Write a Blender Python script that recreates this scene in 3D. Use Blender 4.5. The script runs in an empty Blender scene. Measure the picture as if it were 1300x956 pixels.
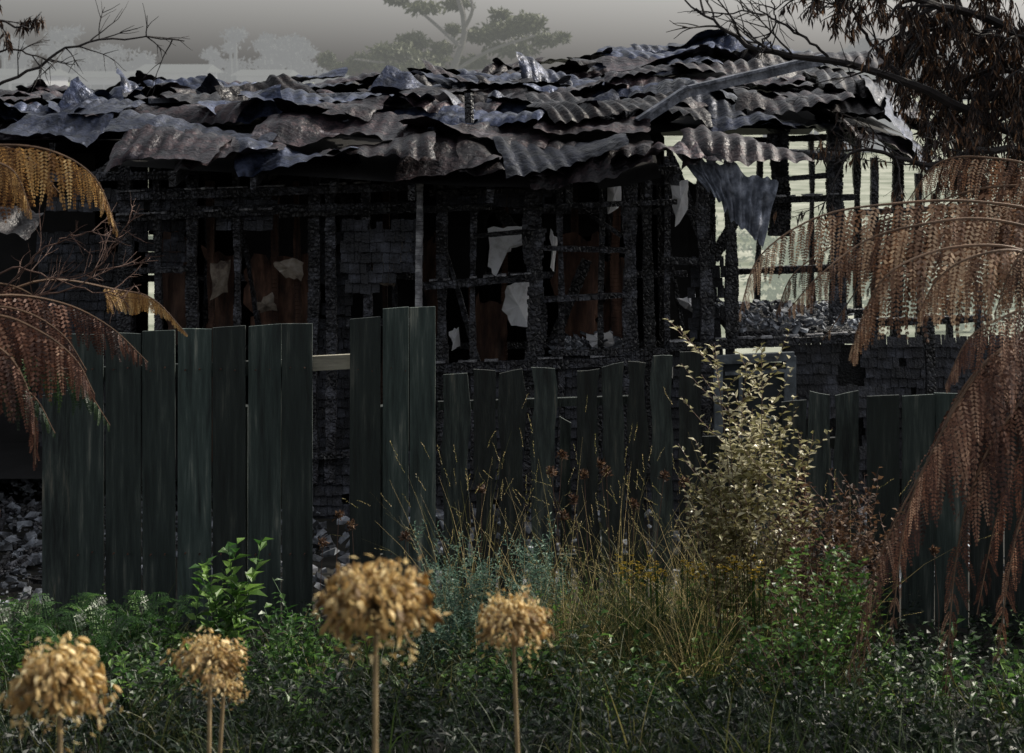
import bpy, math, random
from mathutils import Vector, noise, Matrix
R = random.Random(7)
U = R.uniform
scene = bpy.context.scene
CZ = 3.2          # eye height above the fence base (camera stands up-slope)
F = 2426.0
def W(px, py, Y):  # image pixel coordinates + estimated distance -> world metres
    return Vector(((px-650)/F*Y, Y, CZ-(py-100)/F*Y))
UP = Vector((0,0,1))

# ---------------------------------------------------------------- mesh builder
class MB:
    def __init__(s): s.v=[]; s.f=[]; s.m=[]; s.a=[]
    def add(s, vs, fs, mat=0, a=0.5):
        o=len(s.v); s.v.extend([tuple(x) for x in vs]); s.a.extend([a]*len(vs))
        for f in fs: s.f.append([o+i for i in f]); s.m.append(mat)
    def obj(s, name, mats, parent=None, smooth=False):
        me=bpy.data.meshes.new(name); me.from_pydata(s.v,[],s.f)
        for m in mats: me.materials.append(m)
        me.polygons.foreach_set('material_index', s.m)
        if smooth: me.polygons.foreach_set('use_smooth',[True]*len(s.f))
        at=me.attributes.new('v','FLOAT','POINT'); at.data.foreach_set('value', s.a)
        me.update()
        o=bpy.data.objects.new(name, me); scene.collection.objects.link(o)
        if parent: o.parent=parent
        return o
def empty(name):
    o=bpy.data.objects.new(name,None); scene.collection.objects.link(o); return o

# ---------------------------------------------------------------- materials
def mat(name, stops, scale=4, stretch=(1,1,1), rough=0.8, rough2=None, metal=0.0, bump=0.3, bscale=None, bdist=0.01,
        vor=0, vmix=0.0, trans=0.0, useattr=False, haze_glow=None, detail=5, spec=0.4):
    m=bpy.data.materials.new(name); m.use_nodes=True; nt=m.node_tree; N=nt.nodes; L=nt.links
    N.clear(); out=N.new('ShaderNodeOutputMaterial'); b=N.new('ShaderNodeBsdfPrincipled')
    b.inputs['Roughness'].default_value=rough; b.inputs['Metallic'].default_value=metal
    b.inputs['Specular IOR Level'].default_value=spec
    tc=N.new('ShaderNodeTexCoord'); mp=N.new('ShaderNodeMapping'); mp.inputs['Scale'].default_value=stretch
    L.new(tc.outputs['Object'],mp.inputs['Vector'])
    at=N.new('ShaderNodeAttribute'); at.attribute_name='v'
    cr=N.new('ShaderNodeValToRGB'); e=cr.color_ramp.elements
    while len(e)>1: e.remove(e[-1])
    e[0].position=stops[0][0]; e[0].color=(*stops[0][1],1)
    for p,c in stops[1:]:
        k=e.new(p); k.color=(*c,1)
    if useattr:
        L.new(at.outputs['Fac'],cr.inputs['Fac'])
        col=cr.outputs[0]
    else:
        nz=N.new('ShaderNodeTexNoise'); nz.inputs['Scale'].default_value=scale; nz.inputs['Detail'].default_value=detail
        nz.inputs['Roughness'].default_value=0.65
        L.new(mp.outputs[0],nz.inputs['Vector'])
        L.new(nz.outputs['Fac'],cr.inputs['Fac']); col=cr.outputs[0]
        mr=N.new('ShaderNodeMapRange'); mr.inputs['To Min'].default_value=1-vmix; mr.inputs['To Max'].default_value=1+vmix
        L.new(at.outputs['Fac'],mr.inputs['Value'])
        vm=N.new('ShaderNodeVectorMath'); vm.operation='SCALE'; L.new(col,vm.inputs[0]); L.new(mr.outputs[0],vm.inputs['Scale']); col=vm.outputs[0]
    L.new(col,b.inputs['Base Color'])
    if rough2 is not None:
        mr2=N.new('ShaderNodeMapRange'); mr2.inputs['From Min'].default_value=.3; mr2.inputs['From Max'].default_value=.7
        mr2.inputs['To Min'].default_value=rough; mr2.inputs['To Max'].default_value=rough2
        L.new(nz.outputs['Fac'],mr2.inputs['Value']); L.new(mr2.outputs[0],b.inputs['Roughness'])
    if bump>0:
        bp=N.new('ShaderNodeBump'); bp.inputs['Strength'].default_value=bump; bp.inputs['Distance'].default_value=bdist
        if vor:
            vo=N.new('ShaderNodeTexVoronoi'); vo.feature='DISTANCE_TO_EDGE'; vo.inputs['Scale'].default_value=vor
            L.new(mp.outputs[0],vo.inputs['Vector'])
            mm=N.new('ShaderNodeMath'); mm.operation='MINIMUM'; mm.inputs[1].default_value=0.25
            L.new(vo.outputs['Distance'],mm.inputs[0])
            ad=N.new('ShaderNodeMath'); ad.operation='MULTIPLY_ADD'; ad.inputs[1].default_value=3.0
            L.new(mm.outputs[0],ad.inputs[0]); L.new(nz.outputs['Fac'],ad.inputs[2]); L.new(ad.outputs[0],bp.inputs['Height'])
        else:
            n2=N.new('ShaderNodeTexNoise'); n2.inputs['Scale'].default_value=bscale or scale*4; n2.inputs['Detail'].default_value=3
            L.new(mp.outputs[0],n2.inputs['Vector']); L.new(n2.outputs['Fac'],bp.inputs['Height'])
        L.new(bp.outputs[0],b.inputs['Normal'])
    sh=b.outputs[0]
    if trans>0:
        tr=N.new('ShaderNodeBsdfTranslucent'); L.new(col,tr.inputs['Color'])
        ms=N.new('ShaderNodeMixShader'); ms.inputs[0].default_value=trans
        L.new(sh,ms.inputs[1]); L.new(tr.outputs[0],ms.inputs[2]); sh=ms.outputs[0]
    if haze_glow:
        em=N.new('ShaderNodeEmission'); em.inputs['Color'].default_value=(*haze_glow[0],1)  # self-glow mixed into the surface to imitate pale air haze
        ms=N.new('ShaderNodeMixShader'); ms.inputs[0].default_value=haze_glow[1]
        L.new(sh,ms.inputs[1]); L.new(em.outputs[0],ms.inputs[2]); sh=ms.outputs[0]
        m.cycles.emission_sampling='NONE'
    L.new(sh,out.inputs['Surface'])
    return m

M_char = mat('charred_timber',[(.3,(.003,.003,.004)),(.5,(.012,.012,.015)),(.66,(.075,.078,.094))],scale=9,rough=.34,rough2=.7,vor=30,bump=1,bdist=.02,vmix=.8,spec=.6)
M_charbrown = mat('scorched_timber',[(.3,(.01,.007,.006)),(.5,(.06,.029,.019)),(.72,(.15,.08,.052))],scale=5,stretch=(3,3,.6),rough=.8,vmix=.5,bump=.3)
M_greywood = mat('highlight_grey_timber',[(.3,(.03,.03,.034)),(.5,(.14,.14,.15)),(.7,(.38,.38,.39))],scale=9,stretch=(1.5,1,1.5),rough=.8,vmix=.4)  # pale grey tone that paints highlights along beam tops
M_roof = mat('burnt_roof_metal',[(.34,(.003,.003,.004)),(.43,(.014,.009,.011)),(.49,(.006,.006,.009)),(.55,(.036,.022,.025)),(.61,(.012,.010,.014)),(.7,(.13,.115,.13)),(.78,(.2,.19,.21))],scale=5.5,rough=.3,rough2=.66,metal=.4,bump=.9,bscale=24,bdist=.018,vmix=.75,detail=8)
M_roofb = mat('blued_roof_metal',[(.34,(.004,.005,.009)),(.45,(.011,.015,.028)),(.54,(.032,.041,.075)),(.6,(.012,.015,.026)),(.7,(.18,.2,.27)),(.78,(.3,.33,.4))],scale=6,rough=.26,rough2=.58,metal=.5,bump=.8,bscale=20,bdist=.018,vmix=.75,detail=8)
M_galv = mat('galvanised_sheet',[(.3,(.03,.034,.045)),(.45,(.09,.1,.125)),(.55,(.2,.215,.26)),(.63,(.3,.32,.37)),(.7,(.09,.055,.04))],scale=9,rough=.42,rough2=.7,metal=.35,bump=.6,bdist=.01,vmix=.3,detail=8)
M_deck = mat('charred_deck',[(.3,(.003,.003,.003)),(.7,(.012,.011,.012))],scale=6,rough=.85,bump=0)
M_shingle = mat('charred_shingle',[(.3,(.004,.004,.006)),(.5,(.014,.015,.02)),(.7,(.075,.08,.1))],scale=8,rough=.42,rough2=.75,bump=.7,bscale=60,bdist=.015,vmix=.6)
M_plaster = mat('torn_plasterboard',[(.3,(.38,.37,.36)),(.5,(.74,.74,.76)),(.8,(.82,.82,.84))],scale=5,rough=.85,vmix=.2,bump=.2)
M_cream = mat('scorched_lining',[(.35,(.05,.035,.03)),(.5,(.24,.2,.16)),(.7,(.46,.41,.36))],scale=6,rough=.85,vmix=.3,bump=.2)
M_alu = mat('window_aluminium',[(.3,(.04,.045,.05)),(.6,(.14,.16,.18)),(.8,(.24,.26,.28))],scale=9,rough=.5,metal=.3,vmix=.2,bump=.2)
M_glass = mat('sooty_glass',[(.3,(.01,.012,.014)),(.7,(.04,.045,.05))],scale=3,rough=.12,bump=0)
M_ash = mat('ash_rubble',[(.3,(.04,.04,.045)),(.5,(.14,.15,.17)),(.7,(.38,.41,.45))],scale=8,rough=.9,vmix=.7,bump=.3)
M_fence = mat('green_painted_boards',[(.3,(.007,.010,.010)),(.42,(.018,.028,.026)),(.53,(.031,.045,.041)),(.60,(.055,.07,.063)),(.68,(.13,.14,.12)),(.76,(.2,.2,.17))],scale=4.2,stretch=(6,6,.45),rough=.55,rough2=.85,bump=.8,bscale=16,bdist=.009,vmix=.6,detail=9)
M_fenceb = mat('scorched_green_boards',[(.3,(.005,.006,.006)),(.46,(.016,.022,.021)),(.58,(.036,.046,.042)),(.7,(.1,.095,.078))],scale=5,stretch=(5,5,.6),rough=.6,rough2=.85,bump=.9,bscale=18,bdist=.01,vmix=.65,detail=9)
M_rail = mat('bare_rail',[(.3,(.16,.15,.12)),(.7,(.36,.34,.27))],scale=6,stretch=(.5,3,3),rough=.8)
M_gold = mat('dead_fern_gold',[(0,(.045,.02,.01)),(.35,(.18,.09,.03)),(.7,(.42,.25,.09)),(1,(.62,.44,.2))],useattr=True,rough=.65,trans=.4,bump=0)
M_pinkb = mat('dead_fern_tan',[(0,(.02,.010,.007)),(.3,(.085,.042,.026)),(.65,(.25,.14,.085)),(1,(.56,.4,.26))],useattr=True,rough=.55,trans=.35,bump=0)
M_red = mat('dead_fern_russet',[(0,(.014,.006,.005)),(.4,(.07,.029,.019)),(.75,(.18,.082,.05)),(1,(.38,.23,.15))],useattr=True,rough=.6,trans=.3,bump=0)
M_rachis = mat('fern_rachis',[(.3,(.06,.035,.02)),(.7,(.17,.1,.06))],scale=8,rough=.7,bump=0)
M_trunk = mat('fern_trunk',[(.3,(.012,.009,.007)),(.7,(.06,.04,.03))],scale=14,rough=.95,bump=1,bdist=.03)
M_bark = mat('burnt_bark',[(.3,(.005,.004,.004)),(.7,(.025,.02,.02))],scale=10,rough=.8,bump=.5,bdist=.01)
M_twigred = mat('dry_twig',[(.3,(.05,.028,.022)),(.7,(.14,.08,.06))],scale=10,rough=.8,bump=0)
M_scorch = mat('scorched_leaves',[(0,(.01,.006,.005)),(.5,(.03,.017,.012)),(.85,(.1,.05,.024)),(1,(.26,.14,.07))],useattr=True,rough=.6,trans=.2,bump=0)
M_green = mat('fresh_leaves',[(0,(.012,.035,.009)),(.5,(.04,.11,.022)),(1,(.16,.28,.06))],useattr=True,rough=.38,trans=.45,bump=0)
M_dkgreen = mat('groundcover_leaves',[(0,(.004,.009,.004)),(.5,(.013,.032,.011)),(1,(.055,.1,.026))],useattr=True,rough=.45,trans=.3,bump=0)
M_blueg = mat('spurge_leaves',[(0,(.02,.05,.038)),(.5,(.055,.115,.085)),(1,(.17,.27,.19))],useattr=True,rough=.5,trans=.4,bump=0)
M_silver = mat('silvery_leaves',[(0,(.03,.026,.01)),(.4,(.1,.09,.032)),(.75,(.3,.28,.13)),(1,(.62,.58,.4))],useattr=True,rough=.34,trans=.42,bump=0)
M_grass = mat('dry_grass',[(0,(.01,.02,.005)),(.35,(.034,.06,.014)),(.7,(.16,.15,.05)),(1,(.5,.4,.2))],useattr=True,rough=.5,trans=.4,bump=0)
M_brownleaf = mat('withered_leaves',[(0,(.018,.01,.007)),(.5,(.075,.038,.022)),(1,(.25,.15,.08))],useattr=True,rough=.7,trans=.3,bump=0)
M_seed = mat('agapanthus_seed',[(0,(.09,.045,.015)),(.3,(.34,.21,.075)),(.65,(.66,.48,.2)),(1,(.9,.77,.47))],useattr=True,rough=.6,trans=.42,bump=0)
M_stalk = mat('agapanthus_stalk',[(.3,(.14,.1,.05)),(.7,(.34,.25,.13))],scale=12,rough=.7,bump=0)
M_yellow = mat('yellow_petals',[(0,(.16,.1,.01)),(.5,(.4,.27,.02)),(1,(.7,.5,.05))],useattr=True,rough=.6,trans=.3,bump=0)
HZ=(.38,.385,.385)  # glow colour; distance materials below carry painted haze
M_gum = mat('gum_leaves',[(0,(.03,.035,.02)),(.5,(.08,.09,.05)),(1,(.16,.17,.1))],useattr=True,rough=.6,trans=.2,bump=0,haze_glow=((.38,.385,.37),.26))
M_gumbark = mat('gum_bark',[(.3,(.05,.045,.04)),(.7,(.12,.11,.1))],scale=2,bump=0,haze_glow=((.38,.385,.37),.35))
M_haze = mat('haze_glow_leaves',[(0,(.05,.06,.05)),(1,(.10,.11,.10))],useattr=True,rough=.9,bump=0,haze_glow=((.33,.335,.335),.7))
M_hazem = mat('haze_glow_scrub',[(0,(.03,.04,.02)),(1,(.12,.15,.08))],useattr=True,rough=.9,bump=0,haze_glow=((.42,.46,.38),.55))
M_hazeb = mat('haze_glow_house',[(.3,(.35,.35,.36)),(.7,(.45,.45,.46))],scale=1,bump=0,rough=.9,haze_glow=(HZ,.6))

# ---------------------------------------------------------------- ground
def gz(x,y):
    z=max(0,1.6-.151*y)
    z+=.05*noise.noise(Vector((x*.7,y*.7,0))) if y<25 else 0
    if y>22: z-=min(1.6,(y-22)*.08)
    return z
def ground():
    xs=[-900,-400,-150,-60,-30,-18]+[-12+.4*i for i in range(61)]+[18,30,60,150,400,900]
    ys=[-60,-20,-8,-3]+[.4*i for i in range(0,66)]+[28,32,38,46,60,90,140,240,500,1200,2500]
    mb=MB(); vs=[(x,y,gz(x,y)) for y in ys for x in xs]; n=len(xs)
    fs=[(j*n+i,j*n+i+1,(j+1)*n+i+1,(j+1)*n+i) for j in range(len(ys)-1) for i in range(n-1)]
    mb.add(vs,fs)
    m=bpy.data.materials.new('ground'); m.use_nodes=True; nt=m.node_tree; N=nt.nodes; L=nt.links
    b=N['Principled BSDF']; b.inputs['Roughness'].default_value=.95
    tc=N.new('ShaderNodeTexCoord'); sp=N.new('ShaderNodeSeparateXYZ'); L.new(tc.outputs['Object'],sp.inputs[0])
    nz=N.new('ShaderNodeTexNoise'); nz.inputs['Scale'].default_value=6; nz.inputs['Detail'].default_value=6; L.new(tc.outputs['Object'],nz.inputs['Vector'])
    c1=N.new('ShaderNodeValToRGB'); c1.color_ramp.elements[0].color=(.004,.004,.003,1); c1.color_ramp.elements[0].position=.35; c1.color_ramp.elements[1].color=(.02,.018,.011,1); c1.color_ramp.elements[1].position=.7
    nz2=N.new('ShaderNodeTexNoise'); nz2.inputs['Scale'].default_value=.5; nz2.inputs['Detail'].default_value=8; L.new(tc.outputs['Object'],nz2.inputs['Vector'])
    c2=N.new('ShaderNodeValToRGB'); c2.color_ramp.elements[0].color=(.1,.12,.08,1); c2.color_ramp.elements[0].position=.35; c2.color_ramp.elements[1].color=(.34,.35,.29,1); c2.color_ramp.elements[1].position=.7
    L.new(nz.outputs['Fac'],c1.inputs[0]); L.new(nz2.outputs['Fac'],c2.inputs[0])
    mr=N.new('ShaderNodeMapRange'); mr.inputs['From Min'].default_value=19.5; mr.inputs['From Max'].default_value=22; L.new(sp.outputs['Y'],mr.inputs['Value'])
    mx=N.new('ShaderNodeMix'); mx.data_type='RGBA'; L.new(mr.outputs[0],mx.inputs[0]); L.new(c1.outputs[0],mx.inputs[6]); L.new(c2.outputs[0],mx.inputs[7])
    L.new(mx.outputs[2],b.inputs['Base Color'])
    mb.obj('ground',[m],smooth=True)
ground()

# ---------------------------------------------------------------- primitives
def frame(d, hint=UP):
    d=d.normalized()
    if abs(d.dot(hint))>.95: hint=Vector((0,1,0))
    s=d.cross(hint).normalized(); return d,s,s.cross(d).normalized()
def box(mb,p0,p1,w,h,mat=0,a=.5,hint=UP):
    d,s,u=frame(p1-p0,hint); vs=[]
    for p in (p0,p1):
        for sx,sy in ((-1,-1),(1,-1),(1,1),(-1,1)): vs.append(p+s*sx*w/2+u*sy*h/2)
    mb.add(vs,[(3,2,1,0),(4,5,6,7),(0,1,5,4),(1,2,6,5),(2,3,7,6),(3,0,4,7)],mat,a)
def beam(mb,p0,p1,w,h,mat=0,seg=.03,jag=.15,a=None,taper=0):
    """timber charred into 'alligator' blocks; width wanders slowly, some parts eaten thin"""
    d,s,u=frame(p1-p0); Ln=(p1-p0).length; n=max(2,int(Ln/seg)); vs=[]; fs=[]
    a=U(.0,1) if a is None else a; k=0; sd=U(0,99)
    for i in range(n):
        env=1-.55*max(0,noise.noise(Vector((sd,i*seg*2.5,0))))
        sc=(1-U(0,jag))*env; sh=(1-U(0,jag))*env; off=s*noise.noise(Vector((sd,i*seg*1.5,5)))*w*.35
        g=.86
        for q,e in ((i/n,1),((i+g)/n,1),((i+g+.02)/n,.84)):
            c=p0+d*Ln*q+off
            for sx,sy in ((-1,-1),(1,-1),(1,1),(-1,1)): vs.append(c+s*sx*w/2*sc*e+u*sy*h/2*sh*e)
            k+=1
    for i in range(k-1):
        o=i*4
        for j in range(4): fs.append((o+j,o+(j+1)%4,o+4+(j+1)%4,o+4+j))
    fs.append((3,2,1,0)); o=(k-1)*4; fs.append((o,o+1,o+2,o+3))
    mb.add(vs,fs,mat,a)
def tube(mb,pts,r0,r1,mat=0,sides=5,a=.5):
    vs=[];fs=[];n=len(pts)
    for i,p in enumerate(pts):
        d=(pts[min(i+1,n-1)]-pts[max(i-1,0)])
        if d.length<1e-6: d=Vector((0,0,1))
        d,s,u=frame(d,Vector((.3,.9,.2)).normalized()); r=r0+(r1-r0)*i/(n-1)
        for j in range(sides):
            t=2*math.pi*j/sides; vs.append(p+s*r*math.cos(t)+u*r*math.sin(t))
    for i in range(n-1):
        for j in range(sides): fs.append((i*sides+j,i*sides+(j+1)%sides,(i+1)*sides+(j+1)%sides,(i+1)*sides+j))
    mb.add(vs,fs,mat,a)
def spline(pts,n):
    P=[pts[0]*2-pts[1]]+list(pts)+[pts[-1]*2-pts[-2]]; out=[]; m=len(pts)-1
    for k in range(n+1):
        t=k/n*m; i=min(int(t),m-1); t-=i; p0,p1,p2,p3=P[i:i+4]
        out.append(.5*((2*p1)+(p2-p0)*t+(2*p0-5*p1+4*p2-p3)*t*t+(3*p1-p0-3*p2+p3)*t**3))
    return out
def leaf(mb,p,d,n,L,Wd,mat=0,a=None,fold=.25):
    a=U(0,1) if a is None else a
    d=d.normalized(); s=d.cross(n)
    if s.length<1e-4: s=Vector((1,0,0))
    s.normalize(); u=s.cross(d); m=p+d*L*.45
    mb.add([p,m+s*Wd/2+u*Wd*fold,p+d*L-u*L*.08,m-s*Wd/2+u*Wd*fold,m],[(0,1,4),(1,2,4),(0,4,3),(4,2,3)],mat,a)
def rv(s=1): return Vector((U(-s,s),U(-s,s),U(-s,s)))

def sheet(mb,c,ux,uy,w,h,pitch=.11,amp=.011,curl=.05,mat=0,a=None,nv=9,tw=.05,ragged=.05,step=.03):
    """pressed metal sheet, centre c, ux across the ribs, uy up the slope"""
    ux=ux.normalized(); n=ux.cross(uy).normalized(); uy=n.cross(ux)
    nr=max(2,int(w/pitch)); nu=nr*6; a=U(0,1) if a is None else a
    c1,c2,c3,c4=U(-1,1)*curl,U(-1,.6)*curl,U(-1,1)*tw,U(-.5,1)*curl
    sd=U(0,100); vs=[]; fade=U(.6,1.3)
    cr0=U(-.3,.3); crs=U(-.6,.6); crd=U(-.05,.05)   # a crease where the sheet has buckled
    for j in range(nv+1):
        y=j/nv-.5
        for i in range(nu+1):
            x=i/nu-.5
            ph=(i/6.0)%1.0
            am=amp*fade*max(.15,1+1.3*noise.noise(Vector((sd,x*w*1.5,y*2))))
            z=am*(1-(2*abs(ph-.5))**1.3)*1.6 - step*y
            z+=.014*(((y+.5)*2)%1.0)
            z+=c1*4*x*x+c3*4*x*y+c2*(2*y)**2+c4*max(0,-2*y)**3*(.5+.5*math.sin(sd+x*7))
            z+=crd*max(0,1-abs(x-cr0-crs*y)*5)
            z+=.06*noise.noise(Vector((sd+x*w*1.6,y*h*2.2,0)))*(curl/.05)+.018*noise.noise(Vector((sd+x*w*4.5,y*h*5,7)))
            ry=ragged*(noise.noise(Vector((sd,x*w*4,3)))+.5*noise.noise(Vector((sd,x*w*14,3))))*(1 if j in(0,nv) else 0)
            vs.append(c+ux*(x*w+(.03*noise.noise(Vector((sd,y*5,9))) if i in (0,nu) else 0))+uy*(y*h+ry)+n*z)
    fs=[(j*(nu+1)+i,j*(nu+1)+i+1,(j+1)*(nu+1)+i+1,(j+1)*(nu+1)+i) for j in range(nv) for i in range(nu)]
    mb.add(vs,fs,mat,a)

# ---------------------------------------------------------------- burnt house
house=empty('burnt_house')
def interp(x,tab):
    if x<=tab[0][0]: return tab[0][1]
    for (a,b),(c,d) in zip(tab,tab[1:]):
        if x<=c: return b+(d-b)*(x-a)/(c-a)
    return tab[-1][1]
EY0,EY1=13.3,18.5
def zr(x,s):
    e=interp(x,[(-4,2.76),(-2.9,2.73),(-1.6,2.66),(-.3,2.58),(.7,2.57),(1.2,2.68),(3,2.68)])
    mzz=interp(x,[(-4,2.86),(-1,2.88),(1,2.92),(3,2.95)])
    rd=interp(x,[(-6,2.98),(-4,2.98),(-2.6,3.04),(-.5,3.18),(.8,3.34),(1.6,3.44),(2.9,3.4),(3.8,3.28)])
    z = e+(mzz-e)*s/.2 if s<.2 else mzz+(rd-mzz)*(s-.2)/.8
    if x>2.4: z-=.32*(x-2.4)
    z+=.08*noise.noise(Vector((x*.9,s*4,11)))*min(1,s*4+.2)
    return z
def rp(x,s): return Vector((x,EY0+(EY1-EY0)*s,zr(x,s)))
roof=MB()
rows=13
for r in range(rows):
    s=(r+.5)/rows
    x=-6.6+U(0,.6)
    while x<3.0+.6*s+ .2:
        w=U(.7,1.5); xc=x+w/2; x+=w*.9
        if s<.2 and (xc>1.15 or xc<-2.85): continue
        if xc>3.1+.6*s: continue
        if U(0,1)<.09: continue
        p=rp(xc,s); px2=rp(xc+.4,s)-rp(xc-.4,s); py2=rp(xc,min(1,s+.05))-rp(xc,max(0,s-.05))
        k=.8
        if 0.15<s<.3: k=1.2
        if s>.85: k=1.1
        if xc>0: k*=1.15
        tx=px2.normalized(); ty=py2.normalized()
        n=tx.cross(ty)
        rot=Matrix.Rotation(U(-.32,.32)*k,3,n)@Matrix.Rotation(U(-.11,.2)*k,3,tx)@Matrix.Rotation(U(-.09,.09)*k,3,ty)
        sheet(roof,p+n*(.02+U(0,.08)*k),rot@tx,rot@ty,w*U(.95,1.15),U(.45,.7),pitch=U(.09,.12),curl=.05*k,
              mat=0 if U(0,1)<.6 else 1,tw=.08*k)
for i in range(48):
    xc=U(-5.5,3.4); s=U(.2,1.0); p=rp(xc,s)+Vector((0,0,U(.03,.12)))
    rot=Matrix.Rotation(U(-.9,.9),3,'Z')@Matrix.Rotation(U(-.25,.6),3,'X')@Matrix.Rotation(U(-.4,.4),3,'Y')
    sheet(roof,p,rot@Vector((1,0,0)),rot@Vector((0,1,.1)),U(.35,.8),U(.25,.5),curl=.07,mat=1 if U(0,1)<.6 else 0,tw=.12)
for xc,zz,yy,tl,rz in ((1.55,3.38,18.2,.9,.5),(1.0,3.28,18.0,.6,-.3),(2.2,3.4,18.3,.5,.2),(.5,3.16,17.8,.6,.6),(2.9,3.34,18,.35,-.2),(-.4,3.08,17.6,.5,-.4),(-1.6,3.0,17.4,.6,.4),(-3.4,2.96,17.6,.5,.3)):
    sheet(roof,Vector((xc,yy,zz)),Vector((1,rz,-.15+U(0,.3))),Vector((-rz,1,tl)),U(.6,.9),.5,curl=.07,mat=1,tw=.1)
# right-hand hip sheets slumping down
for (px,py,Y,w,h,dx,dz) in ((1085,80,16.6,.9,1.2,1,-.1),(1100,110,15.6,.9,1.2,1,-.3),(1135,140,15.0,.7,1.1,1,-.85),(1060,130,14.9,.9,.9,1,-.12),(1010,125,14.7,.8,.8,1,.1),(1150,170,14.4,.55,1.0,1,-1.6),(1100,165,14.2,.7,.7,1,-.45),(1030,162,14.4,.8,.45,1,-.1),(950,152,14.4,.7,.45,1,-.05)):
    sheet(roof,W(px,py,Y),Vector((dx,0,dz)),Vector((U(-.2,.2),1,.2)),w,h,curl=.04,mat=1 if U(0,1)<.6 else 0,tw=.07,a=U(0,.5))
# curled leading edge at the eaves
for x in [-2.75+.5*i for i in range(9)]:
    p=rp(x+.3,.03)
    sheet(roof,p+Vector((U(-.1,.1),-.05,U(-.02,.05))),Vector((1,U(-.12,.12),U(-.14,.14))),Vector((U(-.35,.35),1,U(.1,.5))),U(.7,1.0),.55,curl=.06,mat=0 if U(0,1)<.75 else 1,tw=.12,ragged=.13)
# far left slumped sheets
sheet(roof,W(5,280,11.9),Vector((1,.1,-.35)),Vector((.1,1,.4)),.4,.35,curl=.04,mat=0,a=.0)
for px,py,Y in ((40,150,14.6),(110,140,15),(75,170,14.2),(10,170,14.5),(150,150,14.6)):
    sheet(roof,W(px,py,Y),Vector((1,U(-.4,.4),U(-.35,.2))),Vector((.2,1,U(.1,.5))),U(.5,.8),.5,curl=.08,mat=int(U(0,2)),tw=.1)
roof.obj('roof_sheets',[M_roof,M_roofb],house,smooth=True)
# hanging torn sheet
hs=MB()
A,B,C,D=W(850,186,13.35),W(988,232,13.1),W(968,316,13.05),W(915,262,13.2)
vs=[];nu,nv=66,12
for j in range(nv+1):
    for i in range(nu+1):
        u,v=i/nu,j/nv
        p=((A*(1-u)+B*u)*(1-v)+((A*.3+D*.7)*(1-u)+C*u)*v)
        p=p+Vector((0,-1,.2))*(.016*math.sin(u*52)+.09*noise.noise(Vector((u*3,v*3,5))))+Vector((0,0,.05*noise.noise(Vector((u*9,v*2,1)))+(.04*noise.noise(Vector((u*16,0,4))) if j in(0,nv) else 0)))
        vs.append(p)
hs.add(vs,[(j*(nu+1)+i,j*(nu+1)+i+1,(j+1)*(nu+1)+i+1,(j+1)*(nu+1)+i) for j in range(nv) for i in range(nu)],0,.6)
hs.obj('hanging_sheet',[M_galv],house,smooth=True)
fl=MB()
for a,b in ((W(808,152,13.9),W(872,110,14.0)),(W(868,112,14.0),W(1045,70,14.4))): box(fl,a,b,.08,.02,0,.0); box(fl,a+Vector((0,.05,-.04)),b+Vector((0,.05,-.04)),.015,.07,0,.3)
tube(fl,spline([W(440,142,15.2),W(480,132,15.0),W(540,142,14.6),W(605,156,14.1)],12),.03,.03,0,8,.5)
tube(fl,[W(596,156,14.0),W(595,118,14.0)],.035,.035,1,8)
box(fl,W(385,168,14),W(470,150,14.2),.06,.05,0,.2)
box(fl,W(190,128,15),W(470,120,16),.06,.04,0,.2)
fl.obj('bent_flashing',[M_galv,M_char],house)
# sarking added to keep the interior dark, + rafters under roof
dk=MB(); nx=46; ny=20
for j in range(ny):
    for i in range(nx):
        x0=-6.5+i*(9.9/nx); x1=x0+9.9/nx+.002; s0=j/ny; s1=(j+1)/ny
        if s0<.2 and (x0>1.0 or x0<-2.9): continue
        if U(0,1)<.03 : continue
        vs=[rp(x,s)-Vector((0,0,.13)) for x,s in((x0,s0),(x1,s0),(x1,s1),(x0,s1))]
        dk.add(vs,[(0,1,2,3)])
vs=[Vector((x,y,z)) for x,y,z in((-6.5,18.5,2.84),(1.6,18.5,3.18),(3.2,18.5,3.05),(3.2,20.6,2.6),(-6.5,20.6,2.5))]
dk.add(vs,[(0,1,2,3,4)])
dk.obj('shade_deck',[M_deck],house)
fr=MB()
x=-6.2
while x<3.4:
    for s0,s1 in ((0,.2),(.2,1)):
        if s0==0 and (x>1.3 or x<-2.9): continue
        a,b=rp(x,s0)-Vector((0,0,.2)),rp(x,s1)-Vector((0,0,.2))
        if s0==0: a+=Vector((0,U(-.16,.1),0))
        beam(fr,a,b,.05,.1,jag=.1,seg=.09)
    x+=.55
# front-wall framing (wall line Y=13.9)
WY=13.9
def fb(x0,y0,x1,y1,w,Y=WY,mat=0,j=.14,dep=.09,**k):
    a,b=W(x0,y0,Y),W(x1,y1,Y); ww=w/F*Y
    if abs(x1-x0)>abs(y1-y0): beam(fr,a,b,dep,ww,mat,jag=j,**k)
    else: beam(fr,a,b,ww,dep,mat,jag=j,**k)
H=[(148,250,535,236,11),(148,277,350,268,9),(225,268,535,262,13),(550,233,695,226,15),(355,272,625,262,8),(528,364,682,352,11),(548,468,850,456,13),
   (395,578,445,576,9),(690,315,800,318,7),(600,300,690,292,6),(690,228,860,215,12),(840,330,885,332,9),
   (545,245,700,240,8),(700,448,850,446,9),(850,440,1110,428,12),(150,345,240,341,8),(690,262,860,256,7),(690,380,800,374,7),
   (60,225,240,222,12),(440,410,530,408,8)]
for x0,y0,x1,y1,w in H: fb(x0,y0,x1,y1,w,Y=WY-.05)
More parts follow.
